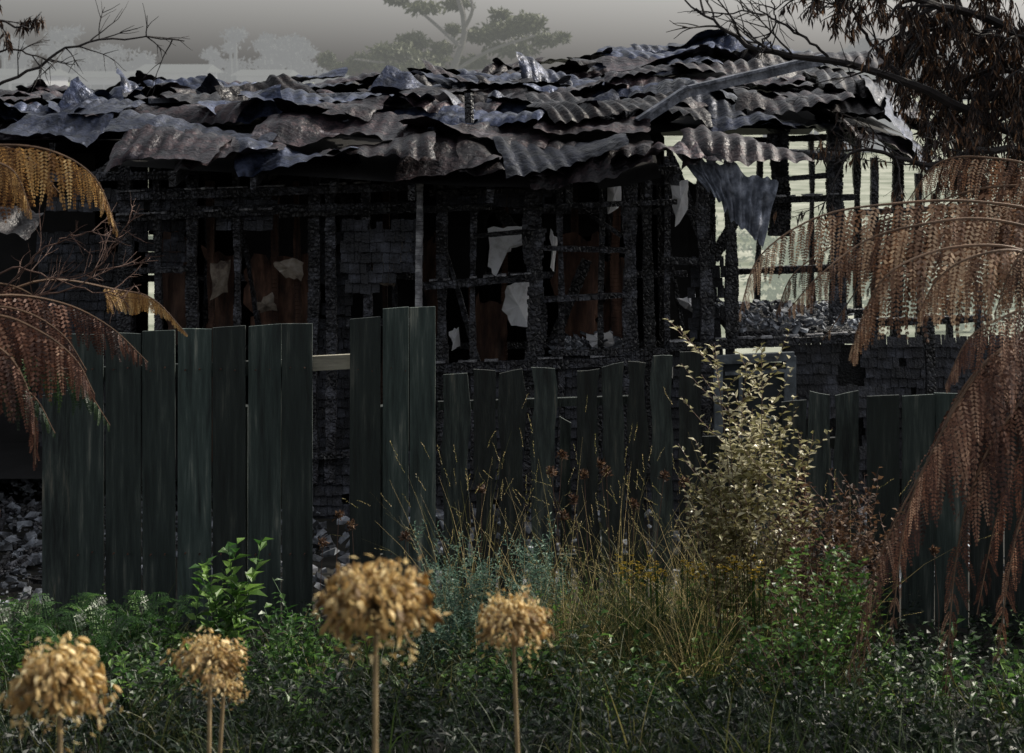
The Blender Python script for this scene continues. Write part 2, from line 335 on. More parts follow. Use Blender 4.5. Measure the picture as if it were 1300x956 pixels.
for x0,y0,x1,y1 in ((148,243,535,229),(550,224,690,218),(528,357,682,346),(548,460,850,449),(850,433,1110,421),(148,272,350,264),(935,251,1085,245),(905,183,1070,195)):  # thin pale strips on beam tops, highlights painted as lighter timber
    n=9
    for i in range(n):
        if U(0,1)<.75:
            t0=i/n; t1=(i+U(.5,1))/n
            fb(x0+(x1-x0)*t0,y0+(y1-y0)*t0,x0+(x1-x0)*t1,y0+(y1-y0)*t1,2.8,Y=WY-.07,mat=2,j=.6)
V=[(160,18),(200,10),(245,16),(300,9),(400,16),(418,14),(465,12),(562,16),(600,9),(680,26),(712,9),(765,8),(803,20),(822,16),(845,8),(893,18),(925,12)]
for x,w in V:
    t=U(180,215) if x>150 else 230
    fb(x,t,x+U(-5,5),U(600,620),w)
for x,w,Y in ((268,10,14.6),(350,9,14.6),(376,8,14.4),(730,10,14.8),(782,12,14.8),(640,8,15),(490,9,14.6)):
    fb(x,230,x+U(-5,5),600,w,Y=Y,mat=1,j=.1)
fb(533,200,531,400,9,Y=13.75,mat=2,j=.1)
fb(681,290,679,445,22,Y=13.7,j=.3)
for q in ((560,300,610,470,7),(850,200,905,330,8),(700,240,790,300,6),(300,250,330,420,6),(745,330,700,440,6),(960,230,905,330,7),(610,240,660,300,6),(430,240,470,300,6),(840,250,870,440,6)): fb(*q,Y=14.3)
# right open bay
for x,t,b_,w,Y in ((905,170,440,12,14.6),(925,290,440,14,13.9),(965,180,400,8,17.8),(990,170,300,28,14.5),(1062,160,520,22,14.4),(1087,170,440,10,17),(1140,190,500,14,15),(1030,170,420,7,19.2),(1110,200,470,10,18.5),(1178,400,560,14,14),(1205,380,560,9,15),(1240,360,560,12,14.5),(1165,220,500,8,18)):
    fb(x,t,x+U(-4,4),b_,w,Y=Y)
for q,Y in (((895,188,1075,200,12),14.2),((930,256,1090,250,8),14.4),((905,180,1110,172,9),16),((930,345,1110,338,10),17.5),((900,400,1110,395,9),16),((985,228,1060,222,8),14.3),((1080,410,1260,404,10),14.5),((1085,330,1250,322,8),16),((1085,270,1240,262,7),17)):
    fb(*q,Y=Y)
for i in range(9):
    x=-5.8+i*.8; beam(fr,Vector((x,19.4,0.2)),Vector((x+U(-.03,.03),19.4,2.7)),.06,.09,seg=.12)
for i in range(9):
    x=-3.2+i*.56+U(-.1,.1); beam(fr,Vector((x,16.3,0.2)),Vector((x+U(-.06,.06),16.3,2.7)),.05,.09,mat=0 if U(0,1)<.6 else 1,seg=.12)
for z in (.9,1.5,2.1): beam(fr,Vector((-3.3,16.25,z)),Vector((1.5,16.25,z+U(-.05,.05))),.05,.06,seg=.1)
for i in range(8): beam(fr,Vector((-3+i*.6,13.9,2.5)),Vector((-3+i*.6+U(-.2,.2),16.3,2.55)),.05,.1,seg=.12)
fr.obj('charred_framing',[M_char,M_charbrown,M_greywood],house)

def shingles(mb,px0,py0,px1,py1,Y=WY,sw=.05,sh=.075,miss=.08):
    a=W(px0,py1,Y); b=W(px1,py0,Y); z=a.z; sd=U(0,99)
    while z<b.z:
        x=a.x+U(-sw,0)
        while x<b.x:
            w=sw*U(.5,1.7)
            if noise.noise(Vector((x*2.2,z*2.2,sd)))>-.42+miss*2-.2 and U(0,1)>miss*.5:
                t=U(.8,1.15)*sh; x1=x+w*.94; o=U(-.008,.008)
                d1=-.024+o; zz=z+U(-.006,.006)
                vs=[(x,Y+d1,zz),(x1,Y+d1+U(-.006,.006),zz+U(-.008,.008)),(x1,Y+.004,z+t*1.1),(x,Y+.004,z+t*1.1),(x,Y+d1+.014,zz),(x1,Y+d1+.014,zz)]
                mb.add(vs,[(0,1,2,3),(4,5,1,0),(0,3,4),(1,5,2)],0,.5+.5*noise.noise(Vector((x*3,z*3,sd)))+U(-.2,.2))
            x+=w
        z+=sh
cl=MB()
for q in ((52,300,150,620,15.2),(60,245,240,268,WY),(150,285,240,345,14.1),(275,252,345,292,WY),(440,285,527,372,13.85),(405,280,440,400,14.0),
          (395,580,560,680,WY),(560,475,860,700,WY),(860,440,905,700,WY),(1005,492,1125,530,WY),(905,575,1125,700,WY),(1000,440,1060,500,WY),(1100,440,1290,620,14.2),
          (556,240,690,262,WY),(755,215,860,235,WY),(880,330,915,430,14),(395,410,445,580,14.5)):
    shingles(cl,*q[:4],Y=q[4],miss=.04 if q[3]>470 else .12)
for q in ((395,580,560,690),(560,480,860,690),(860,445,905,690),(905,580,1125,690),(60,250,240,266),(1000,445,1290,690)):
    a=W(q[0],q[3],WY+.06); b=W(q[2],q[1],WY+.06)
    if q[0]==1000: a.y=b.y=14.27
    cl.add([(a.x,a.y,a.z),(b.x,a.y,a.z),(b.x,a.y,b.z),(a.x,a.y,b.z)],[(0,1,2,3)],0,0)
cl.obj('charred_shingles',[M_shingle],house)
# interior linings
li=MB()
def patch(px0,py0,px1,py1,Y,mat,rag=.05,a=.5,bend=.05):
    A=W(px0,py1,Y);B=W(px1,py0,Y); n=10; sd=U(0,99); vs=[]
    for j in range(n+1):
        for i in range(n+1):
            u,v=i/n,j/n
            e=1 if (i in(0,n) or j in (0,n)) else 0
            p=Vector((A.x+(B.x-A.x)*u,Y+bend*noise.noise(Vector((u*2,v*2,sd))),A.z+(B.z-A.z)*v))
            if e: p+=Vector((noise.noise(Vector((u*4,v*4,sd+9))),0,noise.noise(Vector((u*4,v*4,sd+20)))))*rag*2
            vs.append(p)
    li.add(vs,[(j*(n+1)+i,j*(n+1)+i+1,(j+1)*(n+1)+i+1,(j+1)*(n+1)+i) for j in range(n) for i in range(n)],mat,a)
def poly(pts,Y,mat,a=.5,lean=.1):
    base=[W(x,y,Y+lean*(i%3)*.5) for i,(x,y) in enumerate(pts)]; vs=[]
    for p,q in zip(base,base[1:]+base[:1]):
        for t in (0,.25,.5,.75): vs.append(p.lerp(q,t)+rv(.012))
    c=sum(vs,Vector())/len(vs); n=len(vs)
    li.add(vs+[c+Vector((0,-.04,0))],[(i,(i+1)%n,n) for i in range(n)],mat,a)
poly([(620,290),(655,286),(680,288),(676,304),(655,312),(640,324),(630,350),(620,340)],14.2,0,.9)
poly([(642,362),(672,358),(678,385),(670,414),(650,412),(638,392)],14.15,0,.9)
poly([(700,290),(706,300),(705,345),(698,340)],14.2,0,.4)
poly([(472,328),(500,324),(502,364),(474,362)],13.95,1,.5)
poly([(345,333),(366,328),(386,332),(384,356),(362,352)],14.2,1,.9)
poly([(268,335),(292,330),(288,370),(268,382)],14.2,1,.9)
poly([(325,385),(345,372),(352,394),(330,398)],14.3,1,.6)
poly([(408,330),(422,330),(423,354),(409,354)],14.1,1,.6)
poly([(860,380),(882,372),(880,400)],14.2,0,.5)
poly([(770,225),(790,228),(787,262),(772,272)],14.2,0,.6)
poly([(850,232),(872,228),(876,262),(858,290)],14.2,0,.1)
poly([(710,470),(737,470),(735,522),(705,520)],14.3,1,.6)
poly([(500,300),(524,296),(522,330),(506,336)],14.3,1,.3)
poly([(570,420),(584,416),(586,440),(574,444)],14.2,0,.2)
poly([(745,425),(775,420),(780,440),(750,442)],14.05,0,.1)
patch(318,328,402,420,14.6,2,a=1); patch(265,320,300,420,14.7,2,a=.6); patch(704,300,760,440,14.7,2,a=.9); patch(765,330,800,440,14.8,2,a=.7)
patch(600,380,640,470,14.9,2,a=.5); patch(560,270,620,360,15.1,3,a=.2); patch(210,300,240,440,14.8,2,a=.3); patch(540,300,560,440,15.2,2,a=.4); patch(420,240,560,460,16.5,3,a=.5)
patch(800,230,905,470,17.0,3,a=.4); patch(300,230,400,330,16.1,3); patch(640,230,800,300,16.5,3)
li.obj('interior_linings',[M_plaster,M_cream,M_charbrown,M_deck],house)
wl=MB()
wl.add([(-6.4,19.6,0),(-3.73,19.6,0),(-3.73,19.6,2.9),(-6.4,19.6,2.8)],[(0,1,2,3)])
wl.add([(-3.6,19.6,0),(1.35,19.6,0),(1.35,19.6,2.95),(-3.6,19.6,2.9)],[(0,1,2,3)])
wl.add([(-3.73,19.61,1.6),(-3.6,19.61,1.6),(-3.6,19.61,2.9),(-3.73,19.61,2.9)],[(0,1,2,3)])
wl.add([(-6.4,15.3,0),(-6.4,19.6,0),(-6.4,19.6,2.8),(-6.4,15.3,2.8)],[(0,1,2,3)])
wl.add([(-6.4,15.35,0),(-3.35,15.35,0),(-3.35,15.35,2.6),(-6.4,15.35,2.6)],[(0,1,2,3)])
wl.add([(1.3,16.3,0.2),(1.3,19.6,0.2),(1.3,19.6,2.9),(1.3,16.3,2.7)],[(0,1,2,3)])
wl.add([(-6.4,13.95,.28),(3.3,13.95,.28),(3.3,19.6,.28),(-6.4,19.6,.28)],[(0,1,2,3)])
wl.obj('inner_walls_and_floor',[M_deck],house)
# rubble on benches and floor
rb=MB()
def chunk(mb,p,s,mat=0,a=None):
    a=U(0,1) if a is None else a
    vs=[]; ro=Matrix.Rotation(U(0,3),3,'Z')@Matrix.Rotation(U(-.8,.8),3,'X')
    for sx in(-1,1):
        for sy in(-1,1):
            for sz in(-1,1): vs.append(p+ro@Vector((sx*U(.3,1),sy*U(.4,1.3),sz*U(.1,.6)))*s)
    mb.add(vs,[(0,1,3,2),(4,6,7,5),(0,4,5,1),(2,3,7,6),(0,2,6,4),(1,5,7,3)],mat,a)
for px0,px1,py,Y0,Y1 in ((703,792,455,13.98,14.9),(930,1100,425,14.0,15.6)):
    a=W(px0,py,Y0); b=W(px1,py,Y0)
    box(rb,Vector(((a.x+b.x)/2,Y0,a.z)),Vector(((a.x+b.x)/2,Y1,a.z)),b.x-a.x,.05,1,.3)
    for i in range(360):
        chunk(rb,Vector((U(a.x,b.x),U(Y0,Y1),a.z+.03+abs(R.gauss(0,.03)))),U(.008,.035),0)
for i in range(3000):
    x=U(-5.2,-2.2); y=U(11.5,15.2); chunk(rb,Vector((x,y,.02+.1*max(0,noise.noise(Vector((x*2,y*2,0))))+U(0,.08))),.008+.045*U(0,1)**3,0 if U(0,1)<.75 else 1)
for i in range(40):
    x=U(-4.6,-2.6); y=U(11.6,14); q=Vector((x,y,.1)); beam(rb,q,q+Vector((U(-.5,.5),U(-.5,.5),U(-.03,.15))),.03,.04,1,jag=.2)
for i in range(900):
    x=U(-2.2,3.2); y=U(11.7,13.8); chunk(rb,Vector((x,y,.02+U(0,.12))),U(.01,.05),0)
rb.obj('ash_and_rubble',[M_ash,M_char],house)
wf=MB(); Yw=13.55
for x0,y0,x1,y1,w in ((908,457,1008,452,.06),(908,575,1008,570,.07),(912,457,912,575,.06),(1004,452,1004,572,.07),(940,472,940,560,.025),(920,474,1000,470,.025),(998,470,998,560,.03)):
    a,b=W(x0,y0,Yw),W(x1,y1,Yw); a.y+=U(0,.004); box(wf,a,b,w,.05+U(0,.006),0,U(.1,.7)) if abs(x0-x1)<20 else box(wf,a,b,.05+U(0,.006),w,0,U(.1,.7))
a,b=W(915,570,Yw+.02),W(1000,460,Yw+.02)
wf.add([(a.x,a.y,a.z),(b.x,a.y,a.z),(b.x,a.y,b.z),(a.x,a.y,b.z)],[(0,1,2,3)],1)
wf.obj('window_frame',[M_alu,M_glass],house)

# ---------------------------------------------------------------- fence
fence=empty('garden_fence')
def board(mb,xa,xb,zt0,zt1,Y,Y2=None,zb=-.1,mat=0,th=.022,rough=.0):
    Y2=Y if Y2 is None else Y2; a=U(0,1); o=U(-.009,.009); n=14
    g=.006; xa+=g; xb-=g; vs=[]; top0=zt0+U(-.01,.01); top1=zt1+U(-.01,.01)
    sd=U(0,99); lean=U(-.006,.006)
    for k in range(n+1):
        v=k/n
        ja=rough*noise.noise(Vector((sd,v*5,0))); jb=rough*noise.noise(Vector((sd+7,v*5,0)))
        for (x,y,zt,j,cc) in ((xa,Y,top0,ja,0),((xa+xb)/2,(Y+Y2)/2,(top0+top1)/2+rough*.15*math.sin(sd),0,1),(xb,Y2,top1,jb,0)):
            z=zb+(zt-zb)*v
            yy=y+o+(.003*cc)+.006*noise.noise(Vector((sd,v*2,x)))
            vs.append((x+j+lean*v,yy,z)); vs.append((x+j+lean*v,yy+th,z))
    fs=[]
    for k in range(n):
        b=k*6; t=b+6
        fs+=[(b,b+2,t+2,t),(b+2,b+4,t+4,t+2),(b+3,b+1,t+1,t+3),(b+5,b+3,t+3,t+5),(b+1,b,t,t+1),(b+4,b+5,t+5,t+4)]
    t=n*6; fs+=[(t,t+2,t+3,t+1),(t+2,t+4,t+5,t+3)]
    mb.add(vs,fs,mat,a)
fe=MB(); FY=11.2; sc=FY/F
def fx(px): return (px-650)*sc
def fz(py): return CZ-(py-100)*sc
nails=MB()
edges=[88,133,180,224,269,313,357,398]
for a,b in zip(edges,edges[1:]):
    t=426-(a-88)*.052; board(fe,fx(a),fx(b),fz(t),fz(t-2),FY)
board(fe,fx(46),fx(86),fz(505),fz(500),FY+.12,mat=1)
for a,b,t in ((443,484,404),(485,520,392),(520,555,390)): board(fe,fx(a),fx(b),fz(t),fz(t-1),FY-.03)
for a in edges[:-1]+[443,485,520]:
    for zz in (fz(468),.42):
        for o in (12,30):
            c=Vector((fx(a+o),FY-.035,zz+U(-.01,.01))); box(nails,c,c+Vector((0,.03,0)),.007,.007,0)
nails.obj('nail_heads',[M_charbrown],fence)
pick=[(560,597,475),(600,630,472),(632,666,470),(674,706,465),(732,762,468),(764,794,463),(796,822,461),(828,856,452),(862,892,444)]
for a,b,t in pick:
    board(fe,fx(a),fx(b),fz(t+U(-2,6)),fz(t+U(-2,6)),FY+.05,mat=1,rough=.03)
for a,b,t in ((710,728,545),(896,930,560),(932,965,575),(968,1000,540),(1002,1036,517),(1037,1068,515),(1070,1102,512)): board(fe,fx(a),fx(b),fz(t+U(-6,6)),fz(t+U(-6,8)),FY+.3,mat=1,rough=.02)
x=fx(1104); Y=FY+.1
while x<4.6:
    x1=x+.19; Y1=Y-.055; zt=1.33+(x-2.1)*.05
    board(fe,x,x1,zt,zt+.008,Y,Y1,mat=0); x=x1; Y=Y1
board(fe,fx(1262),fx(1300),fz(600),fz(596),10.2,mat=0)
fe.obj('boards',[M_fence,M_fenceb],fence)
rl=MB()
box(rl,Vector((fx(392),FY+.05,fz(463))),Vector((fx(450),FY+.05,fz(460))),.04,.085,1,.6)
box(rl,Vector((fx(50),FY+.06,fz(480))),Vector((fx(392),FY+.06,fz(466))),.04,.085,0)
box(rl,Vector((fx(450),FY+.1,.35)),Vector((fx(1100),FY+.1,.35)),.04,.08,0)
box(rl,Vector((fx(890),FY+.4,.95)),Vector((fx(1100),FY+.4,1.0)),.04,.06,0,.0)
box(rl,Vector((fx(555),FY+.14,fz(520))),Vector((fx(820),FY+.14,fz(512))),.04,.05,0)
for px in (60,300,475,575,845,1120): box(rl,Vector((fx(px),FY+.2,-.1)),Vector((fx(px),FY+.2,1.25)),.09,.09,0)
rl.obj('rails_and_posts',[M_fenceb,M_rail],fence)

# ---------------------------------------------------------------- ferns
def frond(mb,ctrl,plen,npairs,droop,K=15,ml=0,mr=1,r=.009,dens=1.0,tone=.5,start=.06,curlin=.22,pw=.082,thin=.72,tv=.34):
    C=spline(ctrl,60); tube(mb,C[::2],r,r*.25,mr,5); npairs=max(6,int(npairs*thin))
    for i in range(npairs):
        t=start+(1-start)*(i+.5)/npairs; f=t*60; k=min(int(f),59); p=C[k].lerp(C[k+1],f-k)
        T=(C[min(k+2,60)]-C[max(k-1,0)]).normalized(); S=T.cross(UP)
        if S.length<.2: S=Vector((0,1,0)).cross(T)
        S.normalize()
        Lp=plen*min(1,(1-t)*2.0+.12)*min(1,t*3+.35)
        for sd in(-1,1):
            if U(0,1)>dens: continue
            L=Lp*U(.75,1.15); d=(S*sd*(1-droop*.75)+T*U(.15,.55)+Vector((0,0,-1))*droop*U(.75,1.1)+rv(.1)).normalized()
            q=p.copy(); back=(S*sd).y>0
            a0=min(1,max(0,tone+U(-tv,tv)-(.28 if back else 0))); st=L/K; kk=droop*U(.06,.2); cc=rv(.07)*curlin/.3  # far-side pinnae darkened, shade put into their tone
            prev=q
            for j in range(K):
                d=(d+Vector((0,0,-1))*kk+cc*(j/K)).normalized(); q=q+d*st
                nn=d.cross(T)
                if nn.length<.1: nn=d.cross(S)
                nn.normalize(); side=nn.cross(d).normalized()
                l=L*pw*(1-(j/K)**2.2)+.004; wq=st*.8
                mb.add([prev-side*.0016,prev+side*.0016,q],[(0,1,2)],ml,a0*.4)
                for s2 in(-1,1):
                    v=(side*s2+d*.5+nn*U(-curlin,curlin*1.6)+rv(.08)).normalized()*l*U(.85,1.1)
                    mb.add([q,q+v*.45+d*wq*.6,q+v,q+v*.4-d*wq*.5],[(0,1,2,3)],ml,min(1,max(0,a0+U(-.12,.16))))
                prev=q
def fern_trunk(mb,base,top,r,mat):
    pts=spline([base,base.lerp(top,.5)+rv(.05),top],16); tube(mb,pts,r*1.3,r,mat,12)
    for i in range(260):
        t=U(0,1); p=base.lerp(top,t); an=U(0,6.28); d=Vector((math.cos(an),math.sin(an),0))
        tube(mb,[p+d*r*.9,p+d*r*1.4+UP*.06],.012,.006,mat,4)
    for i in range(16):
        an=U(0,6.28); d=Vector((math.cos(an),math.sin(an),0)); tube(mb,[top-UP*.05,top+d*.12+UP*.1,top+d*.22-UP*.1,top+d*.25-UP*U(.4,.9)],.015,.005,mat,5)
tf=MB(); C0=Vector((2.95,8.5,2.35))
base=Vector((2.95,8.5,gz(2.95,8.5)-.1)); fern_trunk(tf,base,C0,.11,3)
def FR(pts,Ys,*a,**k): frond(tf,[C0]+[W(x,y,Y) for (x,y),Y in zip(pts,Ys)],*a,**k)
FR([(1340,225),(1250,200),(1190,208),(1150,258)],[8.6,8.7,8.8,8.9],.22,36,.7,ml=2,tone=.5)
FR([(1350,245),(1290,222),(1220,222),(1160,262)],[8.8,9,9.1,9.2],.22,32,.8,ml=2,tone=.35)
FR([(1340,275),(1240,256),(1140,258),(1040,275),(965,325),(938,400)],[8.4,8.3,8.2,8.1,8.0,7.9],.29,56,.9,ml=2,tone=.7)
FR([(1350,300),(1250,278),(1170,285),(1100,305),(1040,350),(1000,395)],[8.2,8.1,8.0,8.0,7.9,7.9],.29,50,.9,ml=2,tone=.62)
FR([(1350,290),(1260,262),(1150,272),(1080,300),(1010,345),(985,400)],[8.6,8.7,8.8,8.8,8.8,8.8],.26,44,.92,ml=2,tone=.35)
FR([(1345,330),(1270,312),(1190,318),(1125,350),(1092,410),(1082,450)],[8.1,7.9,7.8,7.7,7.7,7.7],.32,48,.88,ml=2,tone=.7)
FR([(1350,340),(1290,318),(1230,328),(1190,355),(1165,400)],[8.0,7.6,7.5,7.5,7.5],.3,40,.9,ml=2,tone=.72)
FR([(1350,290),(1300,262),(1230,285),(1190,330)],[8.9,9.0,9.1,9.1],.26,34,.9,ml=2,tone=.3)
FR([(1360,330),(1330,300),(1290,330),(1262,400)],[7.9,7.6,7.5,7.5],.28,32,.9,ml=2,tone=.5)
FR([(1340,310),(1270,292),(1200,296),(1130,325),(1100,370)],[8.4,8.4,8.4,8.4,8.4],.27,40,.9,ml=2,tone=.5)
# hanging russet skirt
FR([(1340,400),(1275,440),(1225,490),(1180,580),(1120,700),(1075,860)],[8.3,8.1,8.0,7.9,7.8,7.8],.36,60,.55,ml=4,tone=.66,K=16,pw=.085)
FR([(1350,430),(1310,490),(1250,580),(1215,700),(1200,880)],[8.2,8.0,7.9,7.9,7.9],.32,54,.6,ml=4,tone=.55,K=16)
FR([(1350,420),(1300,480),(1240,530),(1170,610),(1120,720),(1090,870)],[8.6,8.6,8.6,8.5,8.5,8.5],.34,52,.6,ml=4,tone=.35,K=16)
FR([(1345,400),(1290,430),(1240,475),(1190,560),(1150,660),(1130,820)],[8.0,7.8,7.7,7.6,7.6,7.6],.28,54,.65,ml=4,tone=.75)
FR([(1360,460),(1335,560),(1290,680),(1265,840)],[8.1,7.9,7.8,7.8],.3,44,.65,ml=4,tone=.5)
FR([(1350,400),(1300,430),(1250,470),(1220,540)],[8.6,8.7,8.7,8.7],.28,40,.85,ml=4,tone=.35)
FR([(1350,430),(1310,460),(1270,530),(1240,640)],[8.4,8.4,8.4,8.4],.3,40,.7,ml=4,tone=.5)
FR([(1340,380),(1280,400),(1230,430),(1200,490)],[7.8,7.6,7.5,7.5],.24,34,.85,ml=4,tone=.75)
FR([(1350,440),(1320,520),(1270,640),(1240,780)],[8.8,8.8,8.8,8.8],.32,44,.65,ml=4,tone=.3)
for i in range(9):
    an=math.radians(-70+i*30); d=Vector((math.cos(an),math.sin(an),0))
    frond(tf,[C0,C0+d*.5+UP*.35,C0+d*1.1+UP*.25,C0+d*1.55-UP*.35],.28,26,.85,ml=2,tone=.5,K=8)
tf.obj('dead_tree_fern',[M_gold,M_rachis,M_pinkb,M_trunk,M_red])
# left tree fern
tl=MB(); C1=Vector((-3.0,8.2,2.55)); fern_trunk(tl,Vector((-3.0,8.2,gz(-3,8.2)-.1)),C1,.1,3)
def FL(pts,Ys,*a,**k): frond(tl,[C1]+[W(x,y,Y) for (x,y),Y in zip(pts,Ys)],*a,**k)
FL([(-120,200),(-20,185),(60,190),(120,225),(150,295)],[8.1,8.1,8.1,8.1,8.1],.25,46,.8,ml=0,tone=.62)
FL([(-120,230),(-40,205),(15,215),(40,270)],[7.8,7.7,7.7,7.7],.25,36,.9,ml=0,tone=.5)
FL([(-120,190),(-40,180),(30,196),(80,250)],[8.4,8.4,8.4,8.4],.22,34,.85,ml=0,tone=.35)
FL([(-100,400),(0,375),(80,385),(140,415),(188,460)],[8.4,8.6,8.7,8.7,8.7],.28,46,.7,ml=2,tone=.4)
FL([(-100,420),(-10,400),(50,420),(95,455),(120,500)],[8.0,8.0,8.0,8.0,8.0],.29,42,.8,ml=2,tone=.55)
FL([(-100,440),(-40,430),(10,450),(40,510),(45,590)],[8.0,7.8,7.8,7.8,7.8],.27,40,.85,ml=2,tone=.3)
FL([(-90,380),(0,360),(60,390),(80,440)],[8.9,9,9,9],.27,36,.8,ml=2,tone=.3)
FL([(-100,470),(-60,500),(-20,570),(0,650)],[8.0,7.8,7.8,7.8],.24,36,.8,ml=2,tone=.25)
FL([(-100,410),(-30,390),(30,395),(80,425),(110,470)],[8.3,8.3,8.3,8.3,8.3],.27,40,.8,ml=2,tone=.3)
FL([(-100,450),(-20,430),(50,455),(105,490),(140,540)],[8.8,8.9,8.9,8.9,8.9],.25,40,.6,ml=4,tone=.55)
FL([(-100,470),(-20,470),(40,500),(70,550)],[8.6,8.6,8.6,8.6],.24,36,.6,ml=4,tone=.5)
FL([(-60,380),(60,355),(150,368),(195,380),(238,425)],[9.0,9.2,9.4,9.4,9.4],.13,44,.85,ml=0,tone=.72,start=.55,pw=.11,thin=1)
for i in range(6):
    an=math.radians(80+i*36); d=Vector((math.cos(an),math.sin(an),0))
    frond(tl,[C1,C1+d*.5+UP*.3,C1+d*1.1+UP*.2,C1+d*1.5-UP*.4],.26,26,.85,ml=2,tone=.4,K=8)
tl.obj('dead_tree_fern',[M_gold,M_rachis,M_red,M_trunk,M_dkgreen])

# ---------------------------------------------------------------- burnt trees / twigs
def twig(mb,p,d,L,r,depth,mat=0,droop=0.0,spread=.6,leafmat=None,nl=0,ll=.06):
    n=6; pts=[p]; q=p.copy(); d=d.normalized()
    for i in range(n):
        d=(d+rv(.16)+Vector((0,0,-droop))).normalized(); q=q+d*L/n; pts.append(q)
    tube(mb,pts,r,r*.45,mat,4 if r<.01 else 6)
    if leafmat is not None and depth<=1:
        for i in range(nl):
            k=U(1,n); a=pts[int(k)] if k<n else pts[n]
            leaf(mb,a+rv(.01),rv(.5)+Vector((0,0,-1)),rv(1),ll*U(.6,1.3),ll*.2,leafmat,U(0,1)**1.2)
    if depth>0:
        for i in range(3 if depth>1 else 4):
            k=int(U(2,n+.9)); twig(mb,pts[k],d+rv(spread),L*U(.45,.7),r*.55,depth-1,mat,droop,spread,leafmat,nl,ll)
bt=MB()
def br(pts,Y,r0,r1,n=24,tw=0,td=1,lm=None,nl=0,L=.3,droop=0,t0=.2):
    ys=Y if isinstance(Y,(list,tuple)) else [Y]*len(pts)
    C=spline([W(x,y,yy) for (x,y),yy in zip(pts,ys)],n); C=[c+rv(.008) for c in C]
    tube(bt,C,r0,r1,0,7)
    for i in range(tw):
        k=int(U(t0*n,n)); T=(C[min(k+1,n)]-C[k-1]).normalized()
        twig(bt,C[k],T*.7+rv(.9),L*U(.5,1.2),r1*1.0+.001,td,0,droop,.7,lm,nl)
br([(1420,880),(1410,600),(1400,300),(1390,150),(1360,-60)],[9.6]*5,.13,.08)
br([(1400,260),(1330,120),(1250,60),(1190,-40)],9.6,.05,.02,tw=22,td=2,lm=1,nl=8,droop=.12)
br([(1400,230),(1270,160),(1150,105),(1060,78),(960,62),(925,40),(885,12)],[9.6,9.5,9.4,9.3,9.3,9.3,9.3],.03,.005,tw=14,td=1,L=.28,t0=.3)
br([(1400,150),(1290,40),(1140,-10),(1090,-60)],[9.6,9.4,9.2,9.2],.03,.01,tw=18,td=2,lm=1,nl=7,droop=.1)
br([(1150,105),(1110,60),(1085,20),(1060,-20)],9.4,.012,.005,tw=8,td=1,L=.2)
br([(960,62),(985,30),(975,-10)],9.3,.006,.003,tw=4,td=1,L=.15)
br([(1060,78),(1010,40),(960,15),(905,20)],9.3,.008,.003,tw=8,td=1,L=.2)
br([(1400,200),(1260,190),(1180,210),(1100,190),(1060,210)],[9.6,9.3,9.1,9.1,9.1],.022,.004,tw=10,td=2,L=.3,lm=1,nl=2)
br([(1390,140),(1320,0),(1300,-60)],9.4,.04,.02,tw=16,td=2,lm=1,nl=8,droop=.12)
br([(1390,230),(1300,150),(1230,120),(1170,40)],[9.6,9.9,10,10],.03,.008,tw=22,td=2,lm=1,nl=7,droop=.15)
for i in range(150):
    px=1155+170*U(0,1)**.75; py=U(-20,205)-(40 if px<1190 else 0)
    p=W(px,py,U(9.1,10.2))
    twig(bt,p,Vector((U(-.5,.5),U(-.5,.5),-.8)),U(.12,.3),.003,1,0,.15,.5,1,13,.045)
bt.obj('burnt_tree',[M_bark,M_scorch])
lt=MB(); bt=lt
br([(-200,800),(-190,400),(-170,150),(-160,-50)],8.3,.08,.05)
br([(-170,170),(-60,130),(30,95),(90,60),(160,48),(235,50)],8.3,.010,.0025,tw=12,td=1,L=.16,t0=.4)
br([(-160,110),(-60,70),(20,65),(70,80)],8.3,.008,.0025,tw=8,td=1,L=.14)
br([(-160,20),(-60,5),(10,30),(45,35)],8.3,.01,.003,tw=8,td=2,L=.1,lm=1,nl=2)
lt.obj('burnt_sapling',[M_bark,M_scorch])
dt=MB(); bt=dt
for q in ([(-120,460),(0,400),(60,370),(120,345),(200,330)],[(-120,440),(0,370),(50,320),(90,300),(130,290)],[(-120,430),(0,345),(60,352),(130,372),(180,360)],[(-120,430),(10,385),(100,362),(150,300),(170,270)]):
    br(q,9.0,.006,.0018,tw=8,td=1,L=.18,t0=.35)
dt.obj('dry_brushwood',[M_twigred,M_scorch])

